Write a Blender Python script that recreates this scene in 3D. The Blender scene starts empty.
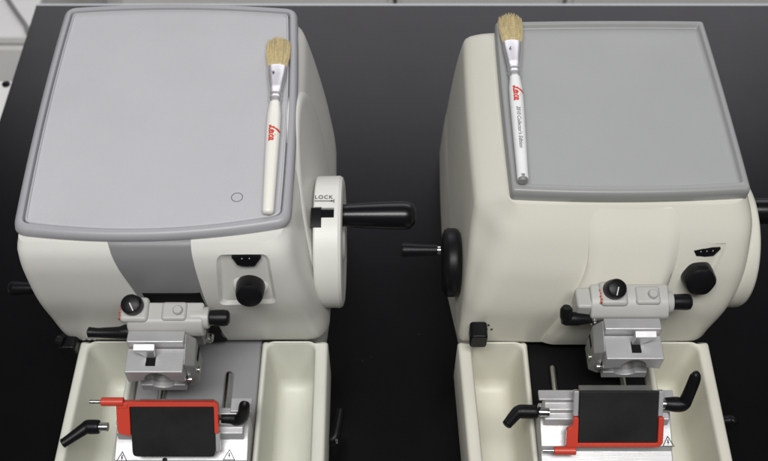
import bpy, bmesh, math, random
from mathutils import Vector, Matrix

random.seed(7)
scene = bpy.context.scene
COL = scene.collection
R = math.radians
V = Vector

# ------------------------------------------------------------------ camera
FPX, PITCH, HCAM = 968.0, R(53.7), 0.97
cp, sp = math.cos(PITCH), math.sin(PITCH)


def at(x, y, X=None, Y=None, Z=None):
    """world point seen at photo pixel (x, y), on the plane X=, Y= or Z=."""
    u, v = (x - 384) / FPX, (230.5 - y) / FPX
    d = V((u, cp + v * sp, -sp + v * cp))
    if Z is not None:
        t = (Z - HCAM) / d.z
    elif Y is not None:
        t = Y / d.y
    else:
        t = X / d.x
    return V((0, 0, HCAM)) + d * t


cam_d = bpy.data.cameras.new('camera')
cam = bpy.data.objects.new('camera', cam_d)
COL.objects.link(cam)
cam.location = (0, 0, HCAM)
cam.rotation_euler = (R(90) - PITCH, 0, 0)
cam_d.sensor_width = 36
cam_d.lens = FPX / 768 * 36
cam_d.clip_start, cam_d.clip_end = 0.02, 60
cam_d.dof.use_dof = True
cam_d.dof.focus_distance = 0.94
cam_d.dof.aperture_fstop = 6.7
scene.camera = cam


# ------------------------------------------------------------------ materials
def mat(name, col, rough=0.5, metal=0.0, bump=0.0, bscale=400.0, var=0.03, vscale=12.0, rvar=0.0, spec=0.5, coat=0.0, brushed=None, specks=0.0):
    m = bpy.data.materials.new(name)
    m.use_nodes = True
    nt = m.node_tree
    b = nt.nodes['Principled BSDF']
    b.inputs['Roughness'].default_value = rough
    b.inputs['Metallic'].default_value = metal
    b.inputs['Specular IOR Level'].default_value = spec
    b.inputs['Coat Weight'].default_value = coat
    tc = nt.nodes.new('ShaderNodeTexCoord')
    n = nt.nodes.new('ShaderNodeTexNoise')
    n.inputs['Scale'].default_value = vscale
    n.inputs['Detail'].default_value = 5
    nt.links.new(tc.outputs['Object'], n.inputs['Vector'])
    mx = nt.nodes.new('ShaderNodeMix')
    mx.data_type = 'RGBA'
    nt.links.new(n.outputs['Fac'], mx.inputs['Factor'])
    mx.inputs['A'].default_value = tuple(c * (1 - var * 2) for c in col) + (1,)
    mx.inputs['B'].default_value = tuple(min(1, c * (1 + var * 2)) for c in col) + (1,)
    nt.links.new(mx.outputs['Result'], b.inputs['Base Color'])
    if rvar:
        n3 = nt.nodes.new('ShaderNodeTexNoise')
        n3.inputs['Scale'].default_value = vscale * 0.6
        n3.inputs['Detail'].default_value = 8
        nt.links.new(tc.outputs['Object'], n3.inputs['Vector'])
        mr = nt.nodes.new('ShaderNodeMapRange')
        mr.inputs['From Min'].default_value = 0.3
        mr.inputs['From Max'].default_value = 0.7
        mr.inputs['To Min'].default_value = max(0.02, rough - rvar)
        mr.inputs['To Max'].default_value = rough + rvar
        nt.links.new(n3.outputs['Fac'], mr.inputs['Value'])
        nt.links.new(mr.outputs['Result'], b.inputs['Roughness'])
    if bump:
        n2 = nt.nodes.new('ShaderNodeTexNoise')
        n2.inputs['Scale'].default_value = bscale
        n2.inputs['Detail'].default_value = 3
        if brushed:
            mp = nt.nodes.new('ShaderNodeMapping')
            mp.inputs['Scale'].default_value = brushed
            nt.links.new(tc.outputs['Object'], mp.inputs['Vector'])
            nt.links.new(mp.outputs['Vector'], n2.inputs['Vector'])
        else:
            nt.links.new(tc.outputs['Object'], n2.inputs['Vector'])
        bp = nt.nodes.new('ShaderNodeBump')
        bp.inputs['Strength'].default_value = bump
        bp.inputs['Distance'].default_value = 0.0004
        nt.links.new(n2.outputs['Fac'], bp.inputs['Height'])
        nt.links.new(bp.outputs['Normal'], b.inputs['Normal'])
    if specks:                                   # sparse dust and lint lying on the surface
        vo = nt.nodes.new('ShaderNodeTexVoronoi')
        vo.inputs['Scale'].default_value = 95
        vo.inputs['Randomness'].default_value = 1.0
        nt.links.new(tc.outputs['Object'], vo.inputs['Vector'])
        n4 = nt.nodes.new('ShaderNodeTexNoise')
        n4.inputs['Scale'].default_value = 21
        nt.links.new(tc.outputs['Object'], n4.inputs['Vector'])
        r1 = nt.nodes.new('ShaderNodeMapRange')
        r1.inputs['From Min'].default_value, r1.inputs['From Max'].default_value = 0.07, 0.035
        nt.links.new(vo.outputs['Distance'], r1.inputs['Value'])
        r2 = nt.nodes.new('ShaderNodeMapRange')
        r2.inputs['From Min'].default_value, r2.inputs['From Max'].default_value = 0.56, 0.66
        nt.links.new(n4.outputs['Fac'], r2.inputs['Value'])
        mu = nt.nodes.new('ShaderNodeMath')
        mu.operation = 'MULTIPLY'
        nt.links.new(r1.outputs['Result'], mu.inputs[0])
        nt.links.new(r2.outputs['Result'], mu.inputs[1])
        m2 = nt.nodes.new('ShaderNodeMath')
        m2.operation = 'MULTIPLY'
        m2.inputs[1].default_value = specks
        nt.links.new(mu.outputs[0], m2.inputs[0])
        mx2 = nt.nodes.new('ShaderNodeMix')
        mx2.data_type = 'RGBA'
        nt.links.new(m2.outputs[0], mx2.inputs['Factor'])
        nt.links.new(mx.outputs['Result'], mx2.inputs['A'])
        mx2.inputs['B'].default_value = (.45, .44, .42, 1)
        nt.links.new(mx2.outputs['Result'], b.inputs['Base Color'])
    return m


M = {
    'cream': mat('cream_plastic', (0.66, 0.656, 0.615), 0.42, bump=0.28, bscale=650, var=0.02, vscale=9),
    'ivory': mat('ivory_plastic', (0.65, 0.635, 0.555), 0.40, bump=0.28, bscale=650, var=0.02, vscale=9),
    'cream_tray': mat('cream_tray_plastic', (0.62, 0.62, 0.55), 0.5, bump=0.08, bscale=700, var=0.035, vscale=22, rvar=0.08),
    'ivory_tray': mat('ivory_tray_plastic', (0.63, 0.615, 0.53), 0.5, bump=0.08, bscale=700, var=0.035, vscale=22, rvar=0.08),
    'lilac': mat('lilac_grey_plastic', (0.448, 0.446, 0.464), 0.50, bump=0.55, bscale=900, var=0.03, vscale=14, rvar=.08, specks=.10),
    'lilac_rim': mat('lilac_grey_rim_plastic', (0.34, 0.338, 0.358), 0.40, bump=0.15, bscale=1300, var=0.02),
    'grey_lid': mat('grey_plastic', (0.330, 0.336, 0.334), 0.42, bump=0.3, bscale=1300, var=0.03, vscale=14, rvar=.08, specks=.10),
    'grey_rim': mat('grey_rim_plastic', (0.29, 0.295, 0.29), 0.36, bump=0.15, bscale=1300, var=0.02),
    'stripe': mat('slate_grey_plastic', (0.205, 0.205, 0.21), 0.45, bump=0.2, bscale=1200, var=0.03),
    'plate': mat('grey_painted_steel', (0.25, 0.25, 0.255), 0.42, bump=0.15, bscale=900, var=0.05, vscale=30),
    'black': mat('black_plastic', (0.006, 0.006, 0.007), 0.38, bump=0.25, bscale=900, var=0.1, spec=.2),
    'gloss': mat('gloss_black_plastic', (0.005, 0.005, 0.006), 0.27, bump=.1, bscale=900, var=0.1, spec=.35),
    'matte': mat('matte_black_plate', (0.013, 0.013, 0.0135), 0.46, bump=0.25, bscale=1200, var=0.2, vscale=40, spec=.35, rvar=.1, specks=.06),
    'dark': mat('dark_recess', (0.004, 0.004, 0.004), 0.7, spec=.2),
    'base_black': mat('black_painted_base', (0.004, 0.004, 0.0045), 0.5, bump=.1, bscale=900, spec=.15),
    'cast': mat('grey_white_painted_casting', (0.43, 0.425, 0.405), 0.42, bump=0.2, bscale=700, var=0.04, vscale=40),
    'alu': mat('satin_aluminium', (0.51, 0.505, 0.51), 0.40, metal=0.45, bump=0.22, bscale=1, brushed=(60, 1800, 1800), var=0.06, vscale=50, rvar=0.06),
    'aludark': mat('worn_aluminium', (0.34, 0.34, 0.335), 0.42, metal=0.5, bump=0.25, bscale=1, brushed=(60, 1500, 1500), var=0.1, vscale=60),
    'steel': mat('polished_steel', (0.62, 0.61, 0.60), 0.22, metal=1.0, var=0.08, vscale=80, rvar=0.06),
    'red': mat('red_plastic', (0.56, 0.056, 0.033), 0.34, bump=0.1, bscale=800, var=0.05, vscale=30),
    'redink': mat('red_ink', (0.62, 0.06, 0.03), 0.5),
    'ink': mat('dark_ink', (0.03, 0.03, 0.035), 0.5),
    'white': mat('white_paint', (0.74, 0.73, 0.72), 0.45, var=0.02),
    'handle': mat('white_lacquered_wood', (0.78, 0.765, 0.70), 0.25, var=0.02, vscale=40),
    'handle2': mat('bright_white_lacquered_wood', (0.76, 0.76, 0.76), 0.3, var=0.02, vscale=40),
    'ferrule': mat('nickel_ferrule', (0.78, 0.78, 0.79), 0.34, metal=.75, var=0.05, vscale=60, rvar=0.06),
    'bristle': mat('natural_bristle', (0.60, 0.50, 0.28), 0.55, var=0.22, vscale=350),
    'bench': mat('black_bench_laminate', (0.0017, 0.0016, 0.0020), 0.285, bump=0.05, bscale=500, var=0.15, vscale=30, rvar=0.012, spec=0.38, specks=0.10),
    'edge': mat('pale_bench_edging', (0.55, 0.60, 0.60), 0.4),
    'floor': mat('pale_vinyl_floor', (0.68, 0.66, 0.62), 0.45, var=0.05, vscale=6),
    'cabinet': mat('white_laminate', (0.84, 0.83, 0.81), 0.4, var=0.02),
    'lcd': mat('black_counter_window', (0.006, 0.006, 0.007), 0.12),
}


# ------------------------------------------------------------------ mesh helpers
def offset_poly(pts, dist):
    """inset a CCW polygon; dist is one number or one per edge (edge i runs from i to i+1)."""
    n = len(pts)
    if not isinstance(dist, (list, tuple)):
        dist = [dist] * n
    lines = []
    for i in range(n):
        a, b = V(pts[i][:2]), V(pts[(i + 1) % n][:2])
        t = (b - a).normalized()
        nrm = V((-t.y, t.x))
        lines.append((a + nrm * dist[i], t))
    out = []
    for i in range(n):
        p, t = lines[i - 1]
        q, s = lines[i]
        den = t.x * s.y - t.y * s.x
        k = ((q - p).x * s.y - (q - p).y * s.x) / den if abs(den) > 1e-9 else 0
        out.append(tuple(p + t * k))
    return out


def outline(pts, rad, bulge=0.0, ne=10, nf=6):
    """CCW polygon -> smooth closed loop with filleted corners and bowed edges."""
    n = len(pts)
    P = [V(p[:2]) for p in pts]
    rad = rad if isinstance(rad, (list, tuple)) else [rad] * n
    bulge = bulge if isinstance(bulge, (list, tuple)) else [bulge] * n
    L = [(P[(i + 1) % n] - P[i]).length for i in range(n)]
    r = [min(rad[i], L[i] * .45, L[i - 1] * .45) for i in range(n)]

    def disp(pt, edges):
        o = V((0, 0))
        for e in edges:
            a, b = P[e], P[(e + 1) % n]
            t = (b - a) / L[e]
            k = max(0, min(1, (pt - a).dot(t) / L[e]))
            o += V((t.y, -t.x)) * bulge[e] * 4 * k * (1 - k)
        return o
    out = []
    for i in range(n):
        p = P[i]
        t1 = p + (P[i - 1] - p).normalized() * r[i]
        t2 = p + (P[(i + 1) % n] - p).normalized() * r[i]
        for k in range(nf + 1):
            t = k / nf
            q = t1 * (1 - t) ** 2 + p * 2 * t * (1 - t) + t2 * t * t
            out.append(q + disp(q, ((i - 1) % n, i)))
        j = (i + 1) % n
        e = P[j] + (p - P[j]).normalized() * r[j]
        for k in range(1, ne):
            q = t2.lerp(e, k / ne)
            out.append(q + disp(q, (i,)))
    return [tuple(q) for q in out]


class MB:
    def __init__(self):
        self.bm = bmesh.new()

    def poly_loft(self, rows, cap0=True, cap1=True):
        bm = self.bm
        vr = [[bm.verts.new(p) for p in row] for row in rows]
        n = len(vr[0])
        for a, b in zip(vr, vr[1:]):
            for i in range(n):
                bm.faces.new((a[i], a[(i + 1) % n], b[(i + 1) % n], b[i]))
        if cap0:
            bm.faces.new(list(reversed(vr[0])))
        if cap1:
            bm.faces.new(vr[-1])
        return self

    def hull8(self, a, b):
        """box between two quads of 4 points each"""
        return self.poly_loft([a, b])

    def box(self, x0, x1, y0, y1, z0, z1):
        q = lambda z: [V((x0, y0, z)), V((x1, y0, z)), V((x1, y1, z)), V((x0, y1, z))]
        return self.poly_loft([q(z0), q(z1)])

    def obox(self, o, ax, ay, az, x0, x1, y0, y1, z0, z1):
        q = lambda z: [o + ax * x + ay * y + az * z for x, y in ((x0, y0), (x1, y0), (x1, y1), (x0, y1))]
        return self.poly_loft([q(z0), q(z1)])

    def prism_x(self, poly, x0, x1):
        return self.poly_loft([[V((x, y, z)) for y, z in poly] for x in (x0, x1)])

    def lathe(self, o, axis, prof, n=40, sx=1.0, sy=1.0, ref=None, cap=True):
        """prof: (distance along axis, radius)"""
        axis = V(axis).normalized()
        ref = V(ref) if ref is not None else (V((0, 0, 1)) if abs(axis.z) < .9 else V((0, 1, 0)))
        u = ref.cross(axis).normalized()
        w = axis.cross(u)
        rows = []
        for t, r in prof:
            rows.append([V(o) + axis * t + (u * math.cos(2 * math.pi * k / n) * sx + w * math.sin(2 * math.pi * k / n) * sy) * max(r, 1e-5)
                         for k in range(n)])
        return self.poly_loft(rows, cap, cap)

    def tube(self, path, rad, n=16, flat=1.0, ref=(0, 0, 1)):
        path = [V(p) for p in path]
        rad = rad if isinstance(rad, (list, tuple)) else [rad] * len(path)
        rows = []
        for i, p in enumerate(path):
            t = (path[min(i + 1, len(path) - 1)] - path[max(i - 1, 0)]).normalized()
            u = V(ref).cross(t)
            if u.length < 1e-4:
                u = V((0, 1, 0)).cross(t)
            u.normalize()
            w = t.cross(u)
            rows.append([p + (u * math.cos(2 * math.pi * k / n) + w * math.sin(2 * math.pi * k / n) * flat) * rad[i] for k in range(n)])
        return self.poly_loft(rows)

    def build(self, name, m, parent=None, bevel=0.0, seg=2, smooth=40, origin=None):
        bm = self.bm
        bmesh.ops.recalc_face_normals(bm, faces=bm.faces)
        for f in bm.faces:
            f.smooth = True
        me = bpy.data.meshes.new(name)
        bm.to_mesh(me)
        bm.free()
        me.set_sharp_from_angle(angle=R(smooth))
        me.materials.append(m)
        o = bpy.data.objects.new(name, me)
        COL.objects.link(o)
        if parent is not None:
            root = parent
            while root.parent is not None:
                root = root.parent
            me.transform(Matrix.Translation(-root.location))
            o.parent = parent
        elif origin is not None:
            me.transform(Matrix.Translation(-V(origin)))
            o.location = origin
        if bevel:
            b = o.modifiers.new('bevel', 'BEVEL')
            b.width, b.segments, b.limit_method, b.angle_limit = bevel, seg, 'ANGLE', R(35)
            b.harden_normals = True
        return o


def smooth_path(pts, sub=6):
    """Catmull-Rom through points (any dimension tuples)."""
    out = []
    n = len(pts)
    for i in range(n - 1):
        p0, p1, p2, p3 = pts[max(i - 1, 0)], pts[i], pts[i + 1], pts[min(i + 2, n - 1)]
        for k in range(sub):
            t = k / sub
            out.append(tuple(0.5 * (2 * b + (c - a) * t + (2 * a - 5 * b + 4 * c - d) * t * t + (3 * b - a - 3 * c + d) * t ** 3)
                             for a, b, c, d in zip(p0, p1, p2, p3)))
    out.append(tuple(pts[-1]))
    return out


def smooth_rows(table, step=.006):
    """rows keyed by their first column, refined with a shape preserving cubic (no overshoot)"""
    x = [r[0] for r in table]
    n = len(x)
    cols = list(zip(*table))[1:]
    tang = []
    for c in cols:
        d = [(c[i + 1] - c[i]) / (x[i + 1] - x[i]) for i in range(n - 1)]
        m = [d[0]]
        for i in range(1, n - 1):
            if d[i - 1] * d[i] <= 0:
                m.append(0.0)
            else:
                h0, h1 = x[i] - x[i - 1], x[i + 1] - x[i]
                w1, w2 = 2 * h1 + h0, h1 + 2 * h0
                m.append((w1 + w2) / (w1 / d[i - 1] + w2 / d[i]))
        m.append(d[-1])
        tang.append(m)
    out = []
    for i in range(n - 1):
        h = x[i + 1] - x[i]
        k = max(2, int(math.ceil(h / step)))
        for j in range(k):
            t = j / k
            row = [x[i] + h * t]
            for c, m in zip(cols, tang):
                row.append((2 * t ** 3 - 3 * t ** 2 + 1) * c[i] + (t ** 3 - 2 * t ** 2 + t) * h * m[i] + (-2 * t ** 3 + 3 * t ** 2) * c[i + 1] + (t ** 3 - t ** 2) * h * m[i + 1])
            out.append(tuple(row))
    out.append(tuple(table[-1]))
    return out


def interp(tab, z):
    tab = sorted(tab)
    if z <= tab[0][0]:
        return tab[0][1]
    for (a, p), (b, q) in zip(tab, tab[1:]):
        if z <= b:
            return p + (q - p) * (z - a) / (b - a)
    return tab[-1][1]


def text_mesh(s, size, o, right, up, normal_lift, m, name, parent, shear=0.0, extrude=0.00012, spacing=1.0, align='LEFT'):
    c = bpy.data.curves.new('lettering_curve', 'FONT')
    c.body, c.size, c.shear, c.extrude, c.space_character = s, size, shear, extrude, spacing
    c.align_x = align
    tmp = bpy.data.objects.new('lettering_source', c)
    COL.objects.link(tmp)
    dg = bpy.context.evaluated_depsgraph_get()
    me = bpy.data.meshes.new_from_object(tmp.evaluated_get(dg))
    bpy.data.objects.remove(tmp)
    bpy.data.curves.remove(c)
    right, up = V(right).normalized(), V(up).normalized()
    nrm = right.cross(up)
    mt = Matrix((right, up, nrm)).transposed().to_4x4()
    mt.translation = V(o) + nrm * normal_lift
    me.transform(mt)
    root = parent
    while root.parent is not None:
        root = root.parent
    me.transform(Matrix.Translation(-root.location))
    me.materials.clear()
    me.materials.append(m)
    ob = bpy.data.objects.new(name, me)
    COL.objects.link(ob)
    ob.parent = parent
    return ob


def tag(o, label=None, cat=None, group=None, kind=None):
    if label: o['label'] = label
    if cat: o['category'] = cat
    if group: o['group'] = group
    if kind: o['kind'] = kind
    return o


def empty(name, loc):
    o = bpy.data.objects.new(name, None)
    o.empty_display_size = 0.02
    COL.objects.link(o)
    o.location = loc
    return o


def cut(o, mb, skip_root):
    """carve a shape out of a mesh object (cutter removed afterwards)"""
    bm = mb.bm
    bmesh.ops.recalc_face_normals(bm, faces=bm.faces)
    me = bpy.data.meshes.new('cutter')
    bm.to_mesh(me)
    bm.free()
    me.transform(Matrix.Translation(-skip_root))
    c = bpy.data.objects.new('cutter', me)
    COL.objects.link(c)
    c.parent = o.parent
    md = o.modifiers.new('cut', 'BOOLEAN')
    md.operation, md.object, md.solver = 'DIFFERENCE', c, 'EXACT'
    dg = bpy.context.evaluated_depsgraph_get()
    dg.update()
    new = bpy.data.meshes.new_from_object(o.evaluated_get(dg))
    o.modifiers.remove(md)
    o.data = new
    for p in new.polygons:
        p.use_smooth = True
    new.set_sharp_from_angle(angle=R(28))
    bpy.data.objects.remove(c)
    bpy.data.meshes.remove(me)


def on_front(x, y, front, lift=0.0):
    """point of a front profile seen at photo pixel (x, y)"""
    Y = .5
    for _ in range(30):
        p = at(x, y, Y=Y)
        Y = front(p.z)
    return at(x, y, Y=Y) + V((0, -lift, 0))


# ------------------------------------------------------------------ setting
mb = MB(); mb.box(-4, 4, -2.0, 5.0, -0.80, -0.75)
tag(mb.build('floor', M['floor']), kind='structure')

BENCH_X0, BENCH_Y1 = -0.522, 1.132
bench = empty('lab_bench', (0.25, 0.45, -0.75))
tag(bench, 'black laminate lab bench that both microtomes stand on', 'bench')
mb = MB(); mb.box(BENCH_X0, 1.25, -0.25, BENCH_Y1, -0.03, 0.0)
mb.build('tabletop', M['bench'], bench, bevel=0.0015)
mb = MB(); mb.box(BENCH_X0 - .001, 1.251, BENCH_Y1 + .0003, BENCH_Y1 + .004, -0.031, -0.0006)
mb.build('edging', M['edge'], bench)
for lx in (BENCH_X0 + .05, 1.15):
    for ly in (-.2, 1.04):
        mb = MB(); mb.box(lx, lx + .05, ly, ly + .05, -0.75, -0.0302)
        mb.build('leg', M['cabinet'], bench, bevel=.003)

# low white cupboard on the floor behind the bench, seen in the corner
cw = at(29, 37, Z=-.35)
cab = empty('cupboard', (cw.x - .45, cw.y + .25, -.75))
tag(cab, 'low white cupboard standing on the floor beyond the corner of the black bench', 'cupboard')
mb = MB(); mb.box(cw.x - .9, cw.x - .006, cw.y + .012, cw.y + .5, -0.70, -.3705)
mb.build('carcass', M['cabinet'], cab, bevel=.004)
mb = MB(); mb.box(cw.x - .9, cw.x, cw.y, cw.y + .51, -.37, -.35)
mb.build('worktop', M['cabinet'], cab, bevel=.004)
mb = MB(); mb.box(cw.x - .9, cw.x - .03, cw.y + .04, cw.y + .45, -.75, -.7003)
mb.build('plinth', M['cabinet'], cab)
for k in range(2):
    mb = MB(); mb.box(cw.x - .45 * (k + 1) + .006, cw.x - .45 * k - .010, cw.y - .004, cw.y + .0112, -.69, -.378)
    dr = mb.build('door', M['cabinet'], cab, bevel=.003)
    mb = MB(); mb.tube([(cw.x - .45 * k - .36, cw.y - .03, -.43), (cw.x - .45 * k - .24, cw.y - .03, -.43)], .006)
    mb.build('handle', M['steel'], dr)
cable = MB()
cable.tube(smooth_path([tuple(at(x, y, Z=-.344)) for x, y in ((4, -8), (9, 1), (17, 13), (25.5, 25), (27, 30), (29.5, 36))]) + [tuple(cw + V((.012, -.03, -.05)))], .0045, 10)
tag(cable.build('power_cable', M['plate'], origin=cw), 'thin grey cable lying across the low white cupboard', 'cable')

# white drawer pedestal left of the bench
pq = at(9, 82, Z=-.1)
ped = empty('drawer_pedestal', (pq.x - .2, pq.y - .2, -.75))
tag(ped, 'white drawer pedestal with a small black lock beside the bench', 'drawers')
p1 = at(15, 80, Z=-.08)
mb = MB(); mb.box(p1.x - .45, p1.x, p1.y - .55, p1.y, -.75, -.08)
mb.build('carcass', M['cabinet'], ped, bevel=.004)
pl = at(6, 84, Z=-.079)
mb = MB(); mb.lathe((pl.x, pl.y, -.0802), (0, 0, 1), [(0, .006), (.002, .006), (.003, .004)], 20)
mb.build('lock', M['black'], ped)
for k in range(3):
    z = -.70 + k * .205
    mb = MB(); mb.box(p1.x + .001, p1.x + .015, p1.y - .53, p1.y - .02, z, z + .195)
    mb.build('drawer', M['cabinet'], ped, bevel=.003)

# low white units far behind the bench (only a sliver shows above the bench edge)
for i, (xa, xb) in enumerate(((-.62, .024), (.03, .424), (.43, 1.10))):
    uo = empty('storage_unit', ((xa + xb) / 2, 2.0, -.75))
    tag(uo, ('white storage unit behind the bench, above the gap to its grey lidded microtome',
             'white storage unit behind the bench, between its two neighbours',
             'white storage unit behind the bench, past its neighbour above the plain grey lid')[i], 'storage unit', 'white storage units behind the bench')
    mb = MB(); mb.box(xa, xb - .002, 1.78, 2.25, -.66, -.12)
    mb.build('carcass', M['cabinet'], uo, bevel=.006)
    mb = MB(); mb.box(xa + .01, xb - .016, 1.762, 1.7795, -.65, -.13)
    mb.build('door', M['cabinet'], uo, bevel=.003)
    mb = MB(); mb.box(xa + .03, xb - .03, 1.82, 2.2, -.75, -.6605)
    mb.build('plinth', M['dark'], uo)


# ------------------------------------------------------------------ shared microtome parts
def body_rows(table, zs):
    cols = list(zip(*table))
    return [tuple(interp(list(zip(cols[0], c)), z) for c in cols) for z in zs]


def make_tray(root, quad, rim, m, z_top=.101, z_floor=.018):
    """quad CCW from front left; rim: per-edge rim widths (front, right, rear, left)"""
    mb = MB()
    r = .010
    rows = []
    lay = [(0.004, .002, .008), (0.0, .03, r), (0.0, z_top - .004, r), (.0012, z_top - .001, r), (.003, z_top, r)]
    for ins, z, rr in lay:
        rows.append([V((x, y, z)) for x, y in outline(offset_poly(quad, ins), [rr, rr, .003, .003])])
    for f, z, extra in ((1.0, z_top, 0), (1.0, z_top - .001, .0012), (1.0, z_top - .004, .0022), (1.0, z_floor + .016, .006), (1.0, z_floor + .006, .0075), (1.0, z_floor + .0015, .0115), (1.0, z_floor, .0165)):
        d = [a * f + extra for a in rim]
        rows.append([V((x, y, z)) for x, y in outline(offset_poly(quad, d), r)])
    mb.poly_loft(rows)
    return mb.build('waste_tray', m, root, smooth=50)


def patch(front, rows, m, name, root, nx=12, skirt=.004, bow=None):
    """a cover following a front profile: rows of (z, x_left, x_right, lift)"""
    mb = MB()
    bm = mb.bm
    grid = []
    for z, xl, xr, off in rows:
        line = [V((xl, front(z) + skirt, z))]
        for k in range(nx + 1):
            t = k / nx
            x = xl + (xr - xl) * t
            e = min(1.0, min(t, 1 - t) * 7)
            e = 0.45 + 0.55 * math.sin(e * math.pi / 2)
            line.append(V((x, front(z) - off * e, z)))
        line.append(V((xr, front(z) + skirt, z)))
        grid.append([bm.verts.new(p) for p in line])
    for a, b in zip(grid, grid[1:]):
        for i in range(len(a) - 1):
            bm.faces.new((a[i], a[i + 1], b[i + 1], b[i]))
    for row in (grid[0], grid[-1]):
        bm.faces.new(row)
    bm.faces.new([g[0] for g in grid] + [grid[-1][-1]] + [g[-1] for g in reversed(grid[:-1])])
    return mb.build(name, m, root, smooth=60)


def make_head(root, cx, dy, style):
    hs = 0.0 if style == 'square' else .0038     # the rounded casting sits further back over its clamp
    """specimen head with its clamp. cx: clamp centre, dy: shift in depth."""
    Yh = .0 + dy
    P = lambda x, y, z: V((cx + x, y + Yh, z))
    H = lambda x, y, z: P(x, y + hs, z)
    # casting: a bar across the front of the slide
    x0, x1 = (-.0275, .0425) if style == 'square' else (-.037, .036)
    front_y = .4515
    sec = [(.4745, .186), (.452, .188), (front_y - .002, .195), (front_y, .205), (front_y + .004, .2105), (.4745, .2135)]
    if style == 'round':
        sec = [(.4765, .186), (.456, .186), (front_y - .001, .190), (front_y - .003, .199), (front_y + .002, .208), (front_y + .010, .2125), (.4765, .2145)]
    mb = MB(); mb.prism_x([(y + Yh + hs, z) for y, z in sec], cx + x0, cx + x1)
    head = mb.build('specimen_head', M['cast'], root, bevel=.0025, seg=3)
    # neck into the machine
    mb = MB(); mb.prism_x([(y + Yh + hs, z) for y, z in [(.520, .13), (.470, .14), (.4685, .198), (.520, .198)]], cx - .020, cx + .034)
    mb.build('slide', M['aludark'], head, bevel=.002)
    up = V((0, -.17, .985)).normalized()
    fw = V((0, -.985, -.17)).normalized()
    ax = V((1, 0, 0))
    # dial pedestal and dial
    kx = -.0205 if style == 'square' else -.016
    kc = H(kx, .4645, .2115)
    dk = H(kx - (.0005 if style == 'square' else .001), .4690, .2125)
    mb = MB(); mb.obox(kc, ax, fw, up, -.013, .013, -.014, .010, -.006, .0045)
    mb.build('dial_mount', M['cast'], head, bevel=.004, seg=3)
    da = V((0, -.40, .92)).normalized() if style == 'square' else V((.15, -.42, .90)).normalized()
    mb = MB(); mb.lathe(dk + up * .003, da, [(-.004, .0090), (0, .0092), (.002, .0097), (.0112, .0092), (.0132, .0084), (.0140, .0068), (.0142, .0)], 40)
    dial = mb.build('dial', M['black'], head)
    du = ax.cross(da).normalized() * -1
    dr = ax
    top = dk + up * .003 + da * .0143
    s = -1 if style == 'square' else 1
    a = V((.45 * s * -1, -.9)) if style == 'square' else V((-.25, -.95))
    a.normalize()
    d1 = dr * a.x - du * -a.y if False else dr * a.x + da.cross(dr) * a.y
    d2 = da.cross(d1)
    mb = MB(); mb.obox(top, d1, d2, da, -.001, .0070, -.0004, .0004, -.0006, .0003)
    mb.build('pointer', M['white'], dial)
    # small red scale marks beside the dial
    mb = MB()
    for k in range(5):
        q = H(kx - .0125 + .0006 * (k % 2), .4560 + k * .0032, .2150)
        mb.obox(q, ax, V((0, 1, 0)), up, -.0006, .0006, -.0008, .0008, -.004, .0002)
    mb.build('scale_mark', M['redink'], head)
    # push button plate
    bx = .016 if style == 'square' else .0155
    bc = H(bx, .4645, .2105)
    mb = MB(); mb.obox(bc, ax, fw, up, -.0115, .0115, -.0095, .0085, -.004, .0045)
    bp = mb.build('button_plate', M['cast'], head, bevel=.003, seg=3)
    mb = MB(); mb.lathe(bc + ax * .004 + up * .004, up, [(0, .0044), (.0035, .0044), (.0045, .0036)], 24)
    mb.build('push_button', M['cast'], head)
    # adjusting knob on the end
    o = H(x1, .4640, .2020)
    mb = MB(); mb.lathe(o, (1, 0, 0), [(-.012, .0102), (.002, .0102), (.004, .0096), (.0045, .0082)], 36)
    mb.build('collar', M['cast'], head)
    mb = MB(); mb.lathe(o + V((.0045, 0, 0)), (1, 0, 0), [(0, .0064), (.001, .0074), (.013, .0078), (.0165, .0071), (.018, .005), (.018, 0)], 28)
    mb.build('adjusting_knob', M['black'], head)
    # orientation lever on the other end
    if style == 'square':
        h0 = H(x0 + .003, .457, .1885)
        mb = MB(); mb.tube([h0, h0 + V((-.008, 0, 0)), h0 + V((-.014, -.001, .0)), h0 + V((-.034, -.001, 0)), h0 + V((-.042, -.001, .001)), h0 + V((-.043, -.001, .001))],
                           [.0065, .0072, .0058, .0046, .0050, .003], 20)
        mb.build('clamp_lever', M['black'], head)
    else:
        mb = MB(); mb.obox(H(x0 - .006, .464, .2025), ax, V((0, 1, 0)), V((0, 0, 1)), -.007, .008, -.010, .012, -.016, .007)
        mb.build('end_block', M['cast'], head, bevel=.003, seg=3)
        h0 = H(x0 - .010, .451, .193)
        mb = MB(); mb.tube([h0 + V((.012, 0, 0)), h0 + V((0, 0, 0)), h0 + V((-.012, 0, .001)), h0 + V((-.016, 0, .001))], [.004, .0062, .0068, .0050], 20)
        mb.tube([h0 + V((-.012, 0, .004)), h0 + V((-.013, .002, .013)), h0 + V((-.013, .003, .016))], [.0060, .0058, .004], 20)
        mb.build('clamp_lever', M['black'], head)
    # screw heads under the bar
    for sx_ in ((.046,) if style == 'square' else (-.031,)):
        q = H(sx_, .4505, .187)
        mb = MB(); mb.lathe(q, (0, -1, 0.2), [(-.004, .0036), (.002, .0036), (.003, .003)], 24)
        mb.build('screw', M['steel'], head)

    # ---- specimen clamp
    w = .0262
    sec = [(.450, .150), (.450, .203), (.4375, .2035), (.4370, .1965), (.4395, .150)]
    mb = MB(); mb.prism_x([(y + Yh, z) for y, z in sec], cx - w, cx + w)
    cl = mb.build('specimen_clamp', M['alu'], root, bevel=.0016)
    # upper jaw with an arched groove in its front face
    zt, zb = .1945, .1735
    jaw = [(-w, zb + .001), (-w, zt), (w, zt), (w, zb + .001), (w - .012, zb + .001), (w - .0135, zb + .003)]
    arch = []
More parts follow.
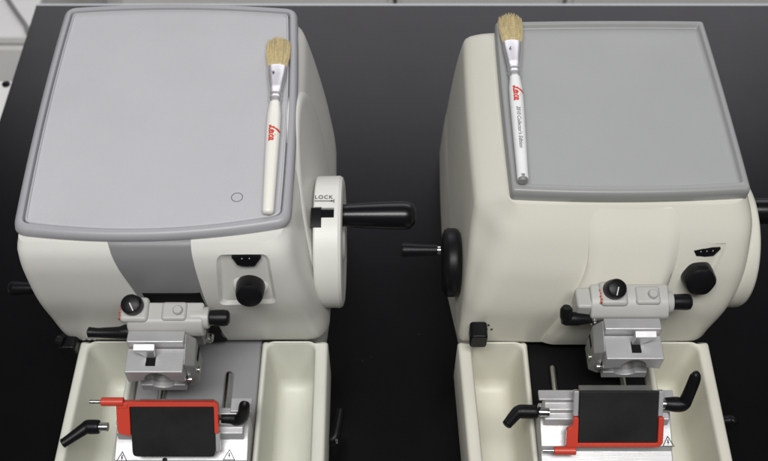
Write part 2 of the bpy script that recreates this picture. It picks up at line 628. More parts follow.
    for k in range(13):
        a = math.pi * k / 12
        arch.append((.0115 * math.cos(a) + .001, zb + .003 + .0155 * math.sin(a)))
    jaw = [(-w, zb), (-w, zt), (w, zt), (w, zb)] + arch
    yj0, yj1 = .4125 + Yh, .4368 + Yh
    mb = MB(); mb.poly_loft([[V((cx + x, yj1 - .0006, z)) for x, z in jaw], [V((cx + x, yj0, z - .0015 * (z > zb + .01))) for x, z in jaw]])
    j1 = mb.build('jaw', M['alu'], cl, bevel=.0010)
    # lower jaw
    low = [(-.021, .140), (-.021, .1505), (-.010, .1505)] + [(.0095 * math.cos(math.pi * (1 - k / 8)), .1505 - .005 * math.sin(math.pi * k / 8)) for k in range(1, 8)] + [(.010, .1505), (.021, .1505), (.021, .140)]
    mb = MB(); mb.poly_loft([[V((cx + x, .4360 + Yh, z)) for x, z in low], [V((cx + x, .4215 + Yh, z)) for x, z in low]])
    mb.build('jaw', M['alu'], cl, bevel=.0008)
    # carrier block behind the jaws
    mb = MB(); mb.box(cx - w + .003, cx + w - .003, .4270 + Yh, .452 + Yh, .1385, .1728)
    mb.build('carrier', M['aludark'], cl, bevel=.0015)
    # side cheeks with a dark slot and screws
    side = 1 if style == 'square' else -1
    mb = MB()
    xa, xb = cx + side * (w - .0002), cx + side * (w + .0085)
    mb.hull8([V((xa, .4205 + Yh, .150)), V((xa, .4205 + Yh, .1915)), V((xa, .4495 + Yh, .2005)), V((xa, .4495 + Yh, .150))],
             [V((xb, .4245 + Yh, .150)), V((xb, .4245 + Yh, .1825)), V((xb, .4485 + Yh, .1915)), V((xb, .4485 + Yh, .150))])
    ck = mb.build('cheek', M['aludark'], cl, bevel=.0012)
    mb = MB(); mb.box(cx + side * (w + .0080) - .0008, cx + side * (w + .0080) + .0011, .434 + Yh, .4475 + Yh, .1735, .1785)
    mb.build('slot', M['dark'], ck)
    mb = MB(); mb.lathe((cx + side * (w + .008), .4295 + Yh, .166), (side, 0, 0), [(0, .0032), (.002, .0032), (.0026, .0022)], 20)
    mb.build('screw', M['steel'], ck)
    mb = MB(); mb.lathe((cx + side * (w + .001), .4190 + Yh, .1665), (side, 0, 0), [(-.004, .0026), (.003, .0026), (.0036, .002)], 20)
    mb.build('screw', M['steel'], cl)
    # slot and release lever on the jaw top
    lx = -.0035 if style == 'square' else .0015
    tx = -.0075 if style == 'square' else .0085
    mb = MB(); mb.box(cx + lx - .004, cx + lx + .0045, .4185 + Yh, .4295 + Yh, .1930, .19475)
    mb.build('lever_slot', M['dark'], cl)
    mb = MB()
    mb.hull8([P(lx - .0035, .4265, .193), P(lx + .004, .4265, .193), P(lx + .004, .4295, .193), P(lx - .0035, .4295, .193)],
             [P(tx - .0100, .4255, .2085), P(tx + .0100, .4255, .2085), P(tx + .0100, .4320, .2110), P(tx - .0100, .4320, .2110)])
    mb.build('release_lever', M['alu'], cl, bevel=.0010)


def make_knife_holder(root, cx, dy, guard, hx, pcx):
    """cx: block centre, pcx: blade guard centre; guard 'up' or 'down'; hx: half width."""
    Y = lambda y: y + dy
    sec = [(.402, .0865), (.402, .1245), (.390, .1275), (.374, .1215), (.3605, .1175), (.358, .1125), (.30, .098), (.30, .0865)]
    mb = MB(); mb.prism_x([(Y(y), z) for y, z in sec], cx - hx, cx + hx)
    kh = mb.build('knife_holder', M['alu'], root, bevel=.0012)
    # stepped upper body
    sec = [(.4005, .126), (.4005, .1465), (.3935, .147), (.3935, .1425), (.386, .1415), (.386, .136), (.3795, .135), (.378, .125)]
    mb = MB(); mb.prism_x([(Y(y), z) for y, z in sec], cx - hx + .003, cx + hx - .004)
    mb.build('rail', M['alu'], kh, bevel=.0010)
    # rear plate with ears
    mb = MB(); 
    for xa, xb in (((.047, .0665),) if guard == 'up' else ((-hx - .003, -.0285), (.043, hx - .001))):
        ye = .006 if guard == 'up' else 0
        mb = MB(); mb.box(cx + xa, cx + xb, Y(.3945 if ye else .3925), Y(.4025) + ye, .1474, .1505)
        mb.build('ear_plate', M['alu'], kh, bevel=.0008)
    # blade guard plate, tilted towards the operator
    A, B = V((0, Y(.3945), .1655)), V((0, Y(.3605), .1300))
    L = (B - A).length
    sdir = (B - A).normalized()
    ax = V((1, 0, 0))
    nrm = sdir.cross(ax) * -1
    if nrm.z < 0: nrm = -nrm
    pw = .0378 if guard == 'up' else .0362
    o = V((pcx, A.y, A.z))

    def plate(poly, rad, n0, n1, name, m, parent, bevel=.0006):
        ring = outline(poly, rad, ne=3, nf=5)
        mb = MB()
        mb.poly_loft([[o + ax * x + sdir * -s + nrm * n for x, s in ring] for n in (n0, n1)])
        return mb.build(name, m, parent, bevel=bevel, smooth=35)
    # polygons are (x, -s), s measured down the plate
    plate([(-pw, -L), (pw, -L), (pw, 0), (-pw, 0)], [.005, .004, .001, .001] if guard == 'up' else .0012, 0, .004, 'guard_plate', M['matte'], kh)
    plate([(-pw + .003, -L + .004), (pw - .003, -L + .004), (pw - .003, -.002), (-pw + .003, -.002)], .001, -.020, -.0004, 'blade_clamp', M['aludark'], kh)
    # silver side arms
    if guard == 'up':
        for s in (1,):
            plate([(pw + .0006, -L + .004), (pw + .0046, -L + .004), (pw + .0046, -.0265), (pw + .0006, -.0265)], .001, -.004, .002, 'side_arm', M['alu'], kh)
    else:
        for s in (-1, 1):
            xs = sorted((s * (pw + .0006), s * (pw + .0050)))
            plate([(xs[0], -.0245), (xs[1], -.0245), (xs[1], -.0005), (xs[0], -.0005)], .001, -.004, .002, 'side_arm', M['alu'], kh)
    # red finger guard, a U with one broad leg, a tube and a steel pin
    if guard == 'up':
        U = [(-pw - .0125, -.0120), (-pw - .0120, -.0262), (-pw - .0006, -.0290), (-pw - .0006, -.0006), (pw + .0004, -.0006),
             (pw + .0004, -.0262), (pw + .0040, -.0262), (pw + .0040, .0010), (pw + .0010, .0034), (-pw - .0125, .0038)]
        ts, tz = -.0038, .002
    else:
        U = [(-pw - .0115, -L - .0045), (pw + .0025, -L - .0045), (pw + .0056, -L - .0005), (pw + .0056, -.0250), (pw + .0006, -.0250),
             (pw + .0006, -L - .0006), (-pw - .0006, -L - .0006), (-pw - .0006, -.0250), (-pw - .0050, -.0250), (-pw - .0060, -.0330), (-pw - .0110, -.0370)]
        ts, tz = L + .0085, .001
    ring = outline(U, .0012, ne=3, nf=3)
    mb = MB(); mb.poly_loft([[o + ax * x + sdir * -s + nrm * n for x, s in ring] for n in (-.0015, .0050)])
    rg = mb.build('finger_guard', M['red'], kh, bevel=.0007, smooth=35)
    tx = -pw - .0100 if guard == 'up' else -pw - .0065
    c = o + sdir * ts + nrm * (.002 + tz)
    mb = MB(); mb.tube([c + ax * (tx - .0160), c + ax * (tx + .0045)], .0040, 24)
    mb.build('guard_tube', M['red'], rg, bevel=.0008)
    if guard == 'up':
        q0 = c + ax * (tx + .002)
        mb = MB(); mb.obox(q0, ax, sdir, nrm, -.004, .006, .001, .0060, -.003, .002)
        mb.build('hinge', M['red'], rg, bevel=.0008)
    mb = MB(); mb.tube([c + ax * (tx - .0265), c + ax * (tx - .0158)], .0019, 16)
    mb.build('pin', M['steel'], rg, bevel=.0004)
    # bolt hole in the front step
    hole = at(164.5, 459.5, Z=.1205) if guard == 'up' else at(613, 443, Z=.1205)
    mb = MB(); mb.lathe(hole + V((0, 0, -.0015)), (0, -.3, .95), [(0, .0021), (.0011, .0021)], 20)
    mb.build('bolt_hole', M['dark'], kh)
    # warning triangles on the front slope
    for px, py in (((121.5, 457), (229, 455)) if guard == 'up' else ((668.5, 441.5),)):
        c = at(px, py, Z=.1205)
        zz = 0.1215 + (c.y - Y(.374)) * ((.0040 / .0135) if c.y < Y(.374) else (.0060 / .016))
        c = V((c.x, c.y, zz + .0007))
        upv = V((0, 1, .28)).normalized()
        n2 = ax.cross(upv)
        mb = MB()
        h = .0098; hw = .0058
        tri = [V((-hw, -h * .45)), V((hw, -h * .45)), V((0, h * .6))]
        W3 = lambda q, n: c + ax * q.x + upv * q.y + n2 * n
        bmw = mb.bm
        inn = [q * .80 + V((0, -.0002)) for q in tri]
        vo = [bmw.verts.new(W3(q, .0002)) for q in tri]
        vi = [bmw.verts.new(W3(q, .0002)) for q in inn]
        for i in range(3):
            bmw.faces.new((vo[i], vo[(i + 1) % 3], vi[(i + 1) % 3], vi[i]))
        bolt = [(-.0003, .0024), (.0007, .0024), (.0002, .0003), (.0010, .0003), (-.0005, -.0034), (-.0001, -.0009), (-.0009, -.0009)]
        bmw.faces.new([bmw.verts.new(W3(V(b), .0002)) for b in bolt])
        mb.build('warning_sign', M['ink'], kh)
    return kh


# ================================================================== microtome with the lilac lid
LX, LY = -.205, .62
mic = empty('microtome', (LX, LY, 0))
tag(mic, 'cream microtome with lilac grey lid, grey front stripe and LOCK on its handwheel', 'microtome', 'microtomes on the black bench')

FL = [(.0, .505), (.06, .503), (.10, .499), (.15, .4915), (.20, .4855), (.237, .4875), (.2615, .4935), (.272, .5015)]
front_l = lambda z: interp(FL, z)
#      z     xl      xr      yf     yb
tabl = [(.002, -.318, -.066, .535, .772), (.06, -.322, -.060, .534, .776), (.094, -.325, -.058, .532, .781), (.0975, -.3253, -.0576, .502, .7815), (.10, -.3255, -.0575, .499, .782), (.15, -.3285, -.063, .4915, .792),
        (.20, -.329, -.0715, .4855, .798), (.237, -.329, -.079, .4875, .800), (.2615, -.3285, -.085, .4935, .800), (.2706, -.3265, -.0905, .5010, .797)]
smooth_l = [(r[0], r[3]) for r in smooth_rows(tabl)]
front_l = lambda z: interp(smooth_l, z)
mb = MB()
rows = []
for z, xl, xr, yf, yb in smooth_rows(tabl):
    rows.append([V((x, y, z)) for x, y in outline([(xl, yf), (xr, yf), (xr, yb), (xl, yb)], [.010, .022, .03, .03], [0, .003, .003, .003])])
mb.poly_loft(rows)
housing = mb.build('housing', M['cream'], mic, smooth=50)

# recessed control field on the front
q = [on_front(x, y, front_l) for x, y in ((219, 306), (278, 304), (270.5, 249), (216.5, 251))]
q = [V((x, 0, z)) for x, z in offset_poly([(v.x, v.z) for v in q], [-.0022, -.0032, -.0052, -.0032])]
ring = outline([(v.x, v.z) for v in q], .009, ne=6, nf=6)
ring2 = outline(offset_poly([(v.x, v.z) for v in q], .0070), .007, ne=6, nf=6)
ydeep = lambda z: front_l(z) + .0032
mb = MB(); mb.poly_loft([[V((x, .46, z)) for x, z in outline(offset_poly([(v.x, v.z) for v in q], -.014), .011, ne=6, nf=6)],
                         [V((x, front_l(z) - .0035, z)) for x, z in ring], [V((x, ydeep(z), z)) for x, z in ring2]])
cut(housing, mb, mic.location)
kpos = at(251, 284, Y=.4905)
kax = V((.03, -.93, .36)).normalized()
mb = MB(); mb.lathe(kpos, kax, [(-.006, .0165), (.0015, .0160), (.0028, .0145)], 40)
ring_o = mb.build('knob_mount', M['cream'], mic)
mb = MB(); mb.lathe(kpos + kax * .002, kax, [(0, .0130), (.002, .0134), (.014, .0128), (.0175, .0118), (.0188, .0095), (.0190, 0)], 40)
mb.build('feed_knob', M['black'], ring_o)


def counter_window(pts, front, sink, root, ticks):
    w = [on_front(x, y, front, -sink) for x, y in pts]
    mb = MB(); mb.poly_loft([[v + V((0, d, 0)) for v in w] for d in (.004, -.0004)])
    ob = mb.build('counter_window', M['lcd'], root)
    mb = MB()
    for x, y in ticks:
        c = on_front(x, y, front, -sink)
        mb.box(c.x - .0003, c.x + .0003, c.y - .0008, c.y - .0003, c.z - .0006, c.z + .0007)
    mb.build('tick', M['white'], ob)


counter_window([(231.5, 256.6), (237.5, 264.4), (246, 265.4), (255, 265.0), (261, 257.0), (254, 255.8), (246, 255.4), (238, 255.8)], front_l, -.0006, mic, ((242, 257.8), (249.5, 257.6)))

# grey stripe down the front
rows = []
for z, xl, xr in smooth_path([(.2712, -.2455, -.1720), (.25, -.2400, -.1705), (.22, -.2325, -.1690), (.19, -.2270, -.1675), (.15, -.2210, -.1650), (.104, -.2150, -.1610)], 4):
    rows.append((z, xl, xr, .0016))
patch(front_l, rows, M['stripe'], 'front_stripe', mic)
rows = [(.213, -.2255, -.1705, .0026), (.20, -.2235, -.1695, .0030), (.17, -.219, -.167, .003), (.14, -.216, -.164, .003), (.1035, -.2125, -.1605, .003)]
patch(front_l, rows, M['dark'], 'slide_opening', mic)

# lid
FLc, FRc = at(12.5, 231, Z=.278), at(290, 223, Z=.278)
BLc, BRc = at(66.5, 8.5, Z=.278), at(297, 9.5, Z=.278)
quad = [(v.x, v.y) for v in (FLc, FRc, BRc, BLc)]
bul = [.0115, .003, .0065, .003]
mb = MB()
rows = []
for ins, z, r in ((.0035, .2700, .010), (.0005, .2712, .011), (-.0004, .2740, .011), (.0006, .2785, .011), (.0026, .2807, .010), (.0045, .2813, .008), (.0069, .2811, .006), (.0073, .2806, .006), (.0076, .2733, .005)):
    rows.append([V((x, y, z)) for x, y in outline(offset_poly(quad, [ins, ins, ins, ins]), r, bul, ne=24)])
mb.poly_loft(rows)
lid = mb.build('lid', M['lilac_rim'], mic, smooth=48)
mb = MB()
rows = []
for ins, z, r in ((.0090, .2728, .005), (.0091, .2793, .005), (.0095, .2797, .005), (.0104, .2797, .004), (.0109, .2784, .004), (.0125, .2780, .004)):
    rows.append([V((x, y, z)) for x, y in outline(offset_poly(quad, ins), r, bul, ne=24)])
mb.poly_loft(rows, cap0=False)
lt = mb.build('lid_tray', M['lilac'], lid, smooth=48)
c = at(237, 197, Z=.2784)
mb = MB()
ro, ri = .0053, .0047
for a, b, z in ((ri, ro, .2781),):
    n = 40
    vo = [mb.bm.verts.new((c.x + b * math.cos(2 * math.pi * k / n), c.y + b * math.sin(2 * math.pi * k / n), z)) for k in range(n)]
    vi = [mb.bm.verts.new((c.x + a * math.cos(2 * math.pi * k / n), c.y + a * math.sin(2 * math.pi * k / n), z)) for k in range(n)]
    for k in range(n):
        mb.bm.faces.new((vo[k], vo[(k + 1) % n], vi[(k + 1) % n], vi[k]))
mb.build('ring_mark', M['ink'], lid)

# handwheel on the side, locked with its handle at the top
WY, WZ, WR = .577, .165, .067
bref = V((0, .806, .592))
mb = MB(); mb.lathe(V((-.0795, WY, WZ)) + bref * .048 + V((.0002, 0, 0)), (1, 0, .19), [(0, .0735), (.008, .0730), (.0108, .0715), (.0122, .069), (.0126, .066), (.0126, .0)], 72, sx=1.0, sy=1.45, ref=bref)
mb.build('wheel_boss', M['cream'], mic)
mb = MB(); mb.lathe((-.0685, WY, WZ), (1, 0, 0), [(0, .060), (.0005, WR - .0012), (.002, WR), (.024, WR + .0006), (.0268, WR - .0012), (.0280, WR - .005), (.0282, WR - .010), (.0265, .050), (.0268, .02), (.029, .016), (.029, 0)], 96)
wheel = mb.build('handwheel', M['cream'], mic, smooth=50)


def rim_patch(x0, x1, a0, a1, r, m, name, parent, wy=WY, wz=WZ, n=8):
    mb = MB()
    rows = []
    for k in range(n + 1):
        a = R(a0 + (a1 - a0) * k / n)
        d = V((0, -math.sin(a), math.cos(a)))
        c = V((0, wy, wz))
        rows.append([c + d * (r - .003) + V((x0, 0, 0)), c + d * (r - .003) + V((x1, 0, 0)), c + d * r + V((x1, 0, 0)), c + d * r + V((x0, 0, 0))])
    mb.poly_loft(rows)
    return mb.build(name, m, parent)


rim_cut = MB()
slots = ((-.0710, -.0600, 5.5, 24), (-.0603, -.0480, 6.5, 15.5))
for x0, x1, a0, a1 in slots:
    rim_cut = MB()
    rows = []
    for k in range(9):
        a = R(a0 + (a1 - a0) * k / 8)
        d = V((0, -math.sin(a), math.cos(a)))
        c = V((0, WY, WZ))
        rows.append([c + d * (WR - .004) + V((x0, 0, 0)), c + d * (WR - .004) + V((x1, 0, 0)), c + d * (WR + .004) + V((x1, 0, 0)), c + d * (WR + .004) + V((x0, 0, 0))])
    rim_cut.poly_loft(rows)
    cut(wheel, rim_cut, mic.location)
rim_patch(-.0704, -.0606, 6.0, 23.5, WR - .0007, M['black'], 'lock_latch', wheel)
rim_patch(-.0610, -.0484, 6.8, 15.2, WR - .0024, M['gloss'], 'lock_slot', wheel)
text_mesh('LOCK', .0062, (-.0672, WY + .0028, WZ + WR + .0004), (1, 0, 0), (0, 1, 0), .0003, M['ink'], 'lettering', wheel, spacing=1.12)
mb = MB()
zt = WZ + WR + .0006
mb.box(-.0672, -.0488, WY - .0002, WY + .0005, zt, zt + .0003)
mb.box(-.0488, -.0481, WY - .0022, WY + .0022, zt, zt + .0003)
mb.hull8([V((-.0489, WY + .00015, zt)), V((-.0513, WY + .0014, zt)), V((-.0513, WY - .0011, zt))], [V((-.0489, WY + .00015, zt + .0003)), V((-.0513, WY + .0014, zt + .0003)), V((-.0513, WY - .0011, zt + .0003))])
mb.build('arrow_mark', M['ink'], wheel)
hz = WZ + .0445
mb = MB(); mb.lathe((-.0425, WY, hz), (1, 0, 0), [(0, .0108), (.004, .0112), (.02, .0124), (.045, .0136), (.062, .0140), (.068, .0132), (.072, .0105), (.0742, .006), (.0745, 0)], 48)
hd = mb.build('handle', M['gloss'], wheel)
mb = MB(); mb.lathe((-.044, WY, hz), (1, 0, 0), [(0, .0135), (.0018, .0135), (.0022, .0125)], 40)
mb.build('handle_collar', M['black'], wheel)


def coarse_wheel(root, x, y, z, r, h0, h1, hr):
    mb = MB(); mb.lathe((x, y, z), (-1, 0, 0), [(0, r - .004), (.002, r - .001), (.005, r), (.012, r), (.0155, r - .002), (.017, r - .006), (.0165, r - .012), (.0165, 0)], 56)
    w_ = mb.build('drive_wheel', M['black'], root)
    hz_ = z + r * .62
    mb = MB(); mb.lathe((h0, y, hz_), (-1, 0, 0), [(0, .0042), (.004, .0042)], 24)
    mb.build('handle_collar', M['steel'], w_)
    ln = h0 - h1
    mb = MB(); mb.lathe((h0 - .003, y, hz_), (-1, 0, 0), [(0, hr * .72), (ln * .5, hr * .82), (ln * .9, hr), (ln * .97, hr * .93), (ln, hr * .7), (ln, 0)], 32)
    mb.build('handle', M['black'], w_)


coarse_wheel(mic, -.322, .565, .075, .034, -.340, -.3985, .0074)

# base, guide rods, trays
mb = MB(); mb.box(-.2510, -.1275, .27, .528, .002, .085)
mb.build('base', M['plate'], mic, bevel=.002)
for x, y1 in ((-.1575, .4685), (-.2235, .455)):
    mb = MB(); mb.tube([(x, .31, .0885), (x, y1 - .004, .0885), (x, y1 - .0015, .0885), (x, y1, .0885)], [.0040, .0040, .0034, .0016], 20)
    mb.build('guide_rod', M['steel'], mic)
make_tray(mic, [(-.3150, .25), (-.2530, .25), (-.2530, .4978), (-.3125, .4978)], (.009, .004, .0008, .0085), M['cream_tray'])
make_tray(mic, [(-.1262, .25), (-.0555, .25), (-.0575, .4978), (-.1252, .4978)], (.009, .0115, .0008, .004), M['cream_tray'])
make_head(mic, -.2078, 0.0, 'square')
make_knife_holder(mic, -.1892, 0.0, 'up', .0622, -.1925)


def lever(root, name, pts, rad, m=None):
    pp = smooth_path([tuple(p) + (r,) for p, r in zip(pts, rad)], 5)
    mb = MB(); mb.tube([q[:3] for q in pp], [q[3] for q in pp], 20)
    return mb.build(name, m or M['black'], root)


kh = [c for c in mic.children if c.name.startswith('knife_holder')][0]
lever(kh, 'clamp_stud', [at(108, 427, Z=.137), at(97, 427, Z=.137)], [.0042, .0042], M['steel'])
lever(kh, 'clamp_lever', [at(99.5, 427, Z=.137), at(98, 427, Z=.137), at(89, 427, Z=.137), at(86.5, 427.6, Z=.137), at(83.5, 429.5, Z=.137), at(66, 441.5, Z=.138), at(62.5, 443.6, Z=.138), at(61.5, 444.2, Z=.138)],
      [.0056, .0066, .0068, .0064, .0057, .0045, .0043, .0020])
lever(kh, 'clamp_stud', [at(216, 417.5, Z=.140), at(224, 417.5, Z=.140)], [.0042, .0042], M['steel'])
lever(kh, 'clamp_lever', [at(222, 418.5, Z=.140), at(232, 418.5, Z=.140), at(239, 419, Z=.141), at(243, 415, Z=.148), at(244.5, 405, Z=.163), at(244.8, 402.5, Z=.165)],
      [.0060, .0064, .0064, .0058, .0048, .0028])

# black brake lever at the front corner
def corner_lever(root, c):
    mb = MB(); mb.poly_loft([[V((c.x + x, y, c.z + z)) for x, z in outline([(-.0085, -.011), (.0085, -.011), (.0085, .011), (-.0085, .011)], .004, ne=4)] for y in (c.y + .006, c.y - .012)])
    o = mb.build('brake_lever', M['black'], root, bevel=.002, seg=3)
    mb = MB(); mb.lathe((c.x, c.y + .004, c.z), (0, 1, 0), [(0, .006), (.012, .006)], 20)
    mb.build('lever_stem', M['black'], o)


corner_lever(mic, at(71, 343, Y=.494))
mb = MB(); pz = at(72.5, 346.5, Y=.484)
mb.tube([pz + V((-.009, .004, .002)), pz + V((-.016, .006, .003))], [.006, .0050], 16)
mb.build('lever_tip', M['black'], mic)
# tiny printed marks beside the lever
mb = MB()
for k in range(3):
    c = at(84 + k * 5.5, 339.2, Y=front_l(.108) + .0001)
    mb.box(c.x - .0016, c.x + .0016, c.y - .0012, c.y + .001, c.z - .0004, c.z + .0004)
mb.build('printed_mark', M['stripe'], mic)
# locking lever low on the side
lv = lever(mic, 'base_lever', [at(326, 440, Z=.03), at(334, 438, Z=.032), at(338, 424, Z=.036), at(340.5, 409, Z=.040)], [.006, .0062, .0048, .0036])
c = at(336.5, 440, Z=.041)
mb = MB(); mb.lathe(c + V((0, 0, -.006)), (0, 0, 1), [(0, .0016), (.006, .0016), (.0066, .001)], 16)
mb.build('screw', M['steel'], lv)


# ================================================================== microtome with the plain grey lid
RX, RY = .21, .65
mi2 = empty('microtome', (RX, RY, 0))
tag(mi2, 'ivory microtome with plain grey lid and black drive wheel, black plate below', 'microtome', 'microtomes on the black bench')
FR = [(.0, .505), (.06, .502), (.10, .4985), (.15, .4975), (.20, .5075), (.235, .5235), (.252, .534), (.264, .5445)]
front_r = lambda z: interp(FR, z)
#       z     xl      xr     yf     yb    cx     cy
tabr = [(.002, .0735, .331, .535, .846, .014, .09), (.06, .0745, .332, .534, .833, .014, .09), (.094, .0758, .3335, .532, .8255, .013, .08), (.0975, .0760, .334, .5015, .8245, .005, .006),
        (.10, .0762, .334, .4985, .824, .004, .005), (.15, .0785, .342, .4975, .8135, .012, .016),
        (.20, .0815, .347, .5075, .803, .021, .028), (.235, .0850, .346, .5235, .7955, .027, .035), (.246, .0870, .3445, .5303, .7928, .0265, .034),
        (.258, .1005, .340, .5395, .785, .0170, .022), (.267, .1140, .3360, .5470, .776, .006, .008)]
smooth_r = [(r[0], r[3]) for r in smooth_rows(tabr)]
front_r = lambda z: interp(smooth_r, z)
mb = MB()
rows = []
for z, xl, xr, yf, yb, cx, cy in smooth_rows(tabr):
    rows.append([V((x, y, z)) for x, y in outline([(xl, yf + cy), (xl + cx, yf), (xr, yf), (xr, yb), (xl, yb)], [.008, .016, .022, .020, .009], [0, .002, .003, .002, .002])])
mb.poly_loft(rows)
hous2 = mb.build('housing', M['ivory'], mi2, smooth=50)

# facet around the counter and knob
q = [on_front(x, y, front_r) for x, y in ((684, 279), (712, 275), (726, 243), (690, 240))]
pz = [(v.x, v.z) for v in q]
dp = [-.0030, .0036, .0010, -.0040]
mb = MB()
nrm_in = V((0, 1, 0))
a = [V((x, .47, z)) for x, z in offset_poly(pz, -.010)]
b = [V((x, front_r(z) - .003, z)) for x, z in offset_poly(pz, -.002)]
c_ = [V((x, front_r(z) + d, z)) for (x, z), d in zip(offset_poly(pz, .001), dp)]
mb.poly_loft([a, b, c_])
cut(hous2, mb, mi2.location)
kpos = on_front(697, 276, front_r, -.002)
kax = V((-.02, -.90, .44)).normalized()
mb = MB()
n = 60
rows = []
for t, r in [(0, .0148), (.002, .0156), (.012, .0150), (.0155, .0138), (.0170, .0110), (.0172, 0)]:
    u = V((1, 0, 0)); w = kax.cross(u).normalized()
    rows.append([kpos + kax * t + (u * math.cos(2 * math.pi * k / n) + w * math.sin(2 * math.pi * k / n)) * max(1e-5, r * (1 + 0.025 * math.cos(6 * 2 * math.pi * k / n))) for k in range(n)])
mb.poly_loft(rows)
mb.build('feed_knob', M['black'], mi2)
counter_window([(693.5, 249.4), (696, 254.8), (705, 255.3), (713.5, 254.3), (720.5, 247.6), (712, 246.9), (702.5, 247.6)], front_r, -.0012, mi2, ((700.5, 250.3), (706.5, 249.8), (712.5, 249.4)))

# raised centre cover
rows = []
for z, xl, xr, off in smooth_path([(.2655, .1888, .2745, .0018), (.258, .1892, .2745, .0028), (.245, .1900, .2745, .0050), (.225, .1910, .2735, .0080), (.205, .1880, .2705, .0105), (.18, .1810, .2670, .0118), (.15, .1720, .2650, .0110), (.125, .1650, .2630, .0095), (.1035, .1605, .2600, .0065)], 5):
    rows.append((z, xl, xr, off))
patch(front_r, rows, M['ivory'], 'front_cover', mi2, nx=26)

# lid
FLc, FRc = at(511.5, 193, Z=.277), at(750.5, 191.5, Z=.277)
BLc, BRc = at(495, 24, Z=.277), at(702.5, 23, Z=.277)
quad = [(v.x, v.y) for v in (FLc, FRc, BRc, BLc)]
bul = [.0040, .001, .0015, .001]
mb = MB()
rows = []
for ins, z, r in ((.0015, .2655, .003), (.0, .2668, .0035), (-.0002, .2740, .0035), (.0003, .2792, .0035), (.0016, .2806, .003), (.0026, .2809, .003)):
    rows.append([V((x, y, z)) for x, y in outline(offset_poly(quad, ins), r, bul, ne=20)])
for f, z, r in ((-.0008, .2809, .0025), (-.0002, .2804, .002), (.0006, .2768, .002), (.0020, .2758, .002)):
    rows.append([V((x, y, z)) for x, y in outline(offset_poly(quad, [.0085 + f, .0062 + f, .0062 + f, .0120 + f]), r, bul, ne=20)])
mb.poly_loft(rows)
lid2 = mb.build('lid', M['grey_rim'], mi2, smooth=48)
mb = MB()
rows = []
for f, z, r in ((.0019, .2757, .002), (.0026, .2763, .002), (.0040, .27635, .002)):
    rows.append([V((x, y, z)) for x, y in outline(offset_poly(quad, [.0085 + f, .0062 + f, .0062 + f, .0120 + f]), r, bul, ne=20)])
mb.poly_loft(rows, cap0=False)
mb.build('lid_tray', M['grey_lid'], lid2, smooth=60)

# handwheel (right side) and its handle
mb = MB(); mb.lathe((.3300, WY, WZ), (1, 0, 0), [(0, .060), (.006, WR - .0012), (.008, WR), (.027, WR), (.0300, WR - .0015), (.0312, WR - .005), (.0312, .0)], 96)
wheel2 = mb.build('handwheel', M['ivory'], mi2, smooth=50)
hz = WZ + .0465
mb = MB(); mb.lathe((.3600, WY + .004, hz), (1, 0, 0), [(0, .0120), (.004, .0125), (.045, .0136), (.062, .0140), (.068, .0132), (.072, .0105), (.0742, .006), (.0745, 0)], 48)
mb.build('handle', M['gloss'], wheel2)

coarse_wheel(mi2, .0775, .563, .148, .0355, .0570, .0205, .0075)

mb = MB(); mb.box(.1490, .2660, .27, .528, .002, .085)
mb.build('base', M['base_black'], mi2, bevel=.002)
for x, y1 in ((.1725, .4770), (.2420, .468)):
    mb = MB(); mb.tube([(x, .31, .0885), (x, y1 - .004, .0885), (x, y1 - .0015, .0885), (x, y1, .0885)], [.0038, .0038, .0032, .0016], 20)
    mb.build('guide_rod', M['steel'], mi2)
make_tray(mi2, [(.0845, .25), (.1472, .25), (.1472, .4970), (.0755, .4970)], (.009, .004, .0008, .0115), M['ivory_tray'])
make_tray(mi2, [(.2675, .25), (.3300, .25), (.3338, .4970), (.2675, .4970)], (.009, .0105, .0008, .004), M['ivory_tray'])
make_head(mi2, .2285, 0.0135, 'round')
make_knife_holder(mi2, .2095, 0.0142, 'down', .0620, .2160)
kh2 = [c for c in mi2.children if c.name.startswith('knife_holder')][0]
lever(kh2, 'clamp_stud', [at(549, 412.5, Z=.142), at(535, 412, Z=.142)], [.0042, .0042], M['steel'])
lever(kh2, 'clamp_lever', [at(537, 412, Z=.142), at(535.5, 412, Z=.142), at(522.5, 411.6, Z=.142), at(519, 412, Z=.142), at(516, 414, Z=.142), at(508.5, 422.8, Z=.142), at(506.8, 425, Z=.142), at(506.2, 425.7, Z=.142)],
      [.0054, .0064, .0066, .0062, .0057, .0048, .0045, .0020])
lever(kh2, 'clamp_stud', [at(659, 404, Z=.150), at(668, 404, Z=.150)], [.0048, .0048], M['steel'])
lever(kh2, 'clamp_lever', [at(665, 404, Z=.150), at(675, 404.5, Z=.150), at(682.5, 404, Z=.152), at(687, 398, Z=.158), at(695, 378, Z=.182), at(693.5, 373, Z=.186)],
      [.0060, .0072, .0068, .0058, .0052, .0034])
corner_lever(mi2, at(478, 332, Y=.490))
mb = MB()
for x, y in ((488.5, 324.2), (486.5, 328.2), (491.5, 328.4)):
    c = at(x, y, Y=front_r(.117))
    mb.lathe((c.x, front_r(.117) + .002, c.z), (0, -1, 0), [(0, .0012), (.0036, .0012)], 12)
mb.build('printed_mark', M['ink'], mi2)
lever(mi2, 'base_lever', [at(722, 421, Z=.03), at(731, 420, Z=.03), at(734, 419.5, Z=.032), at(736, 418, Z=.034)], [.0045, .0056, .0058, .003])


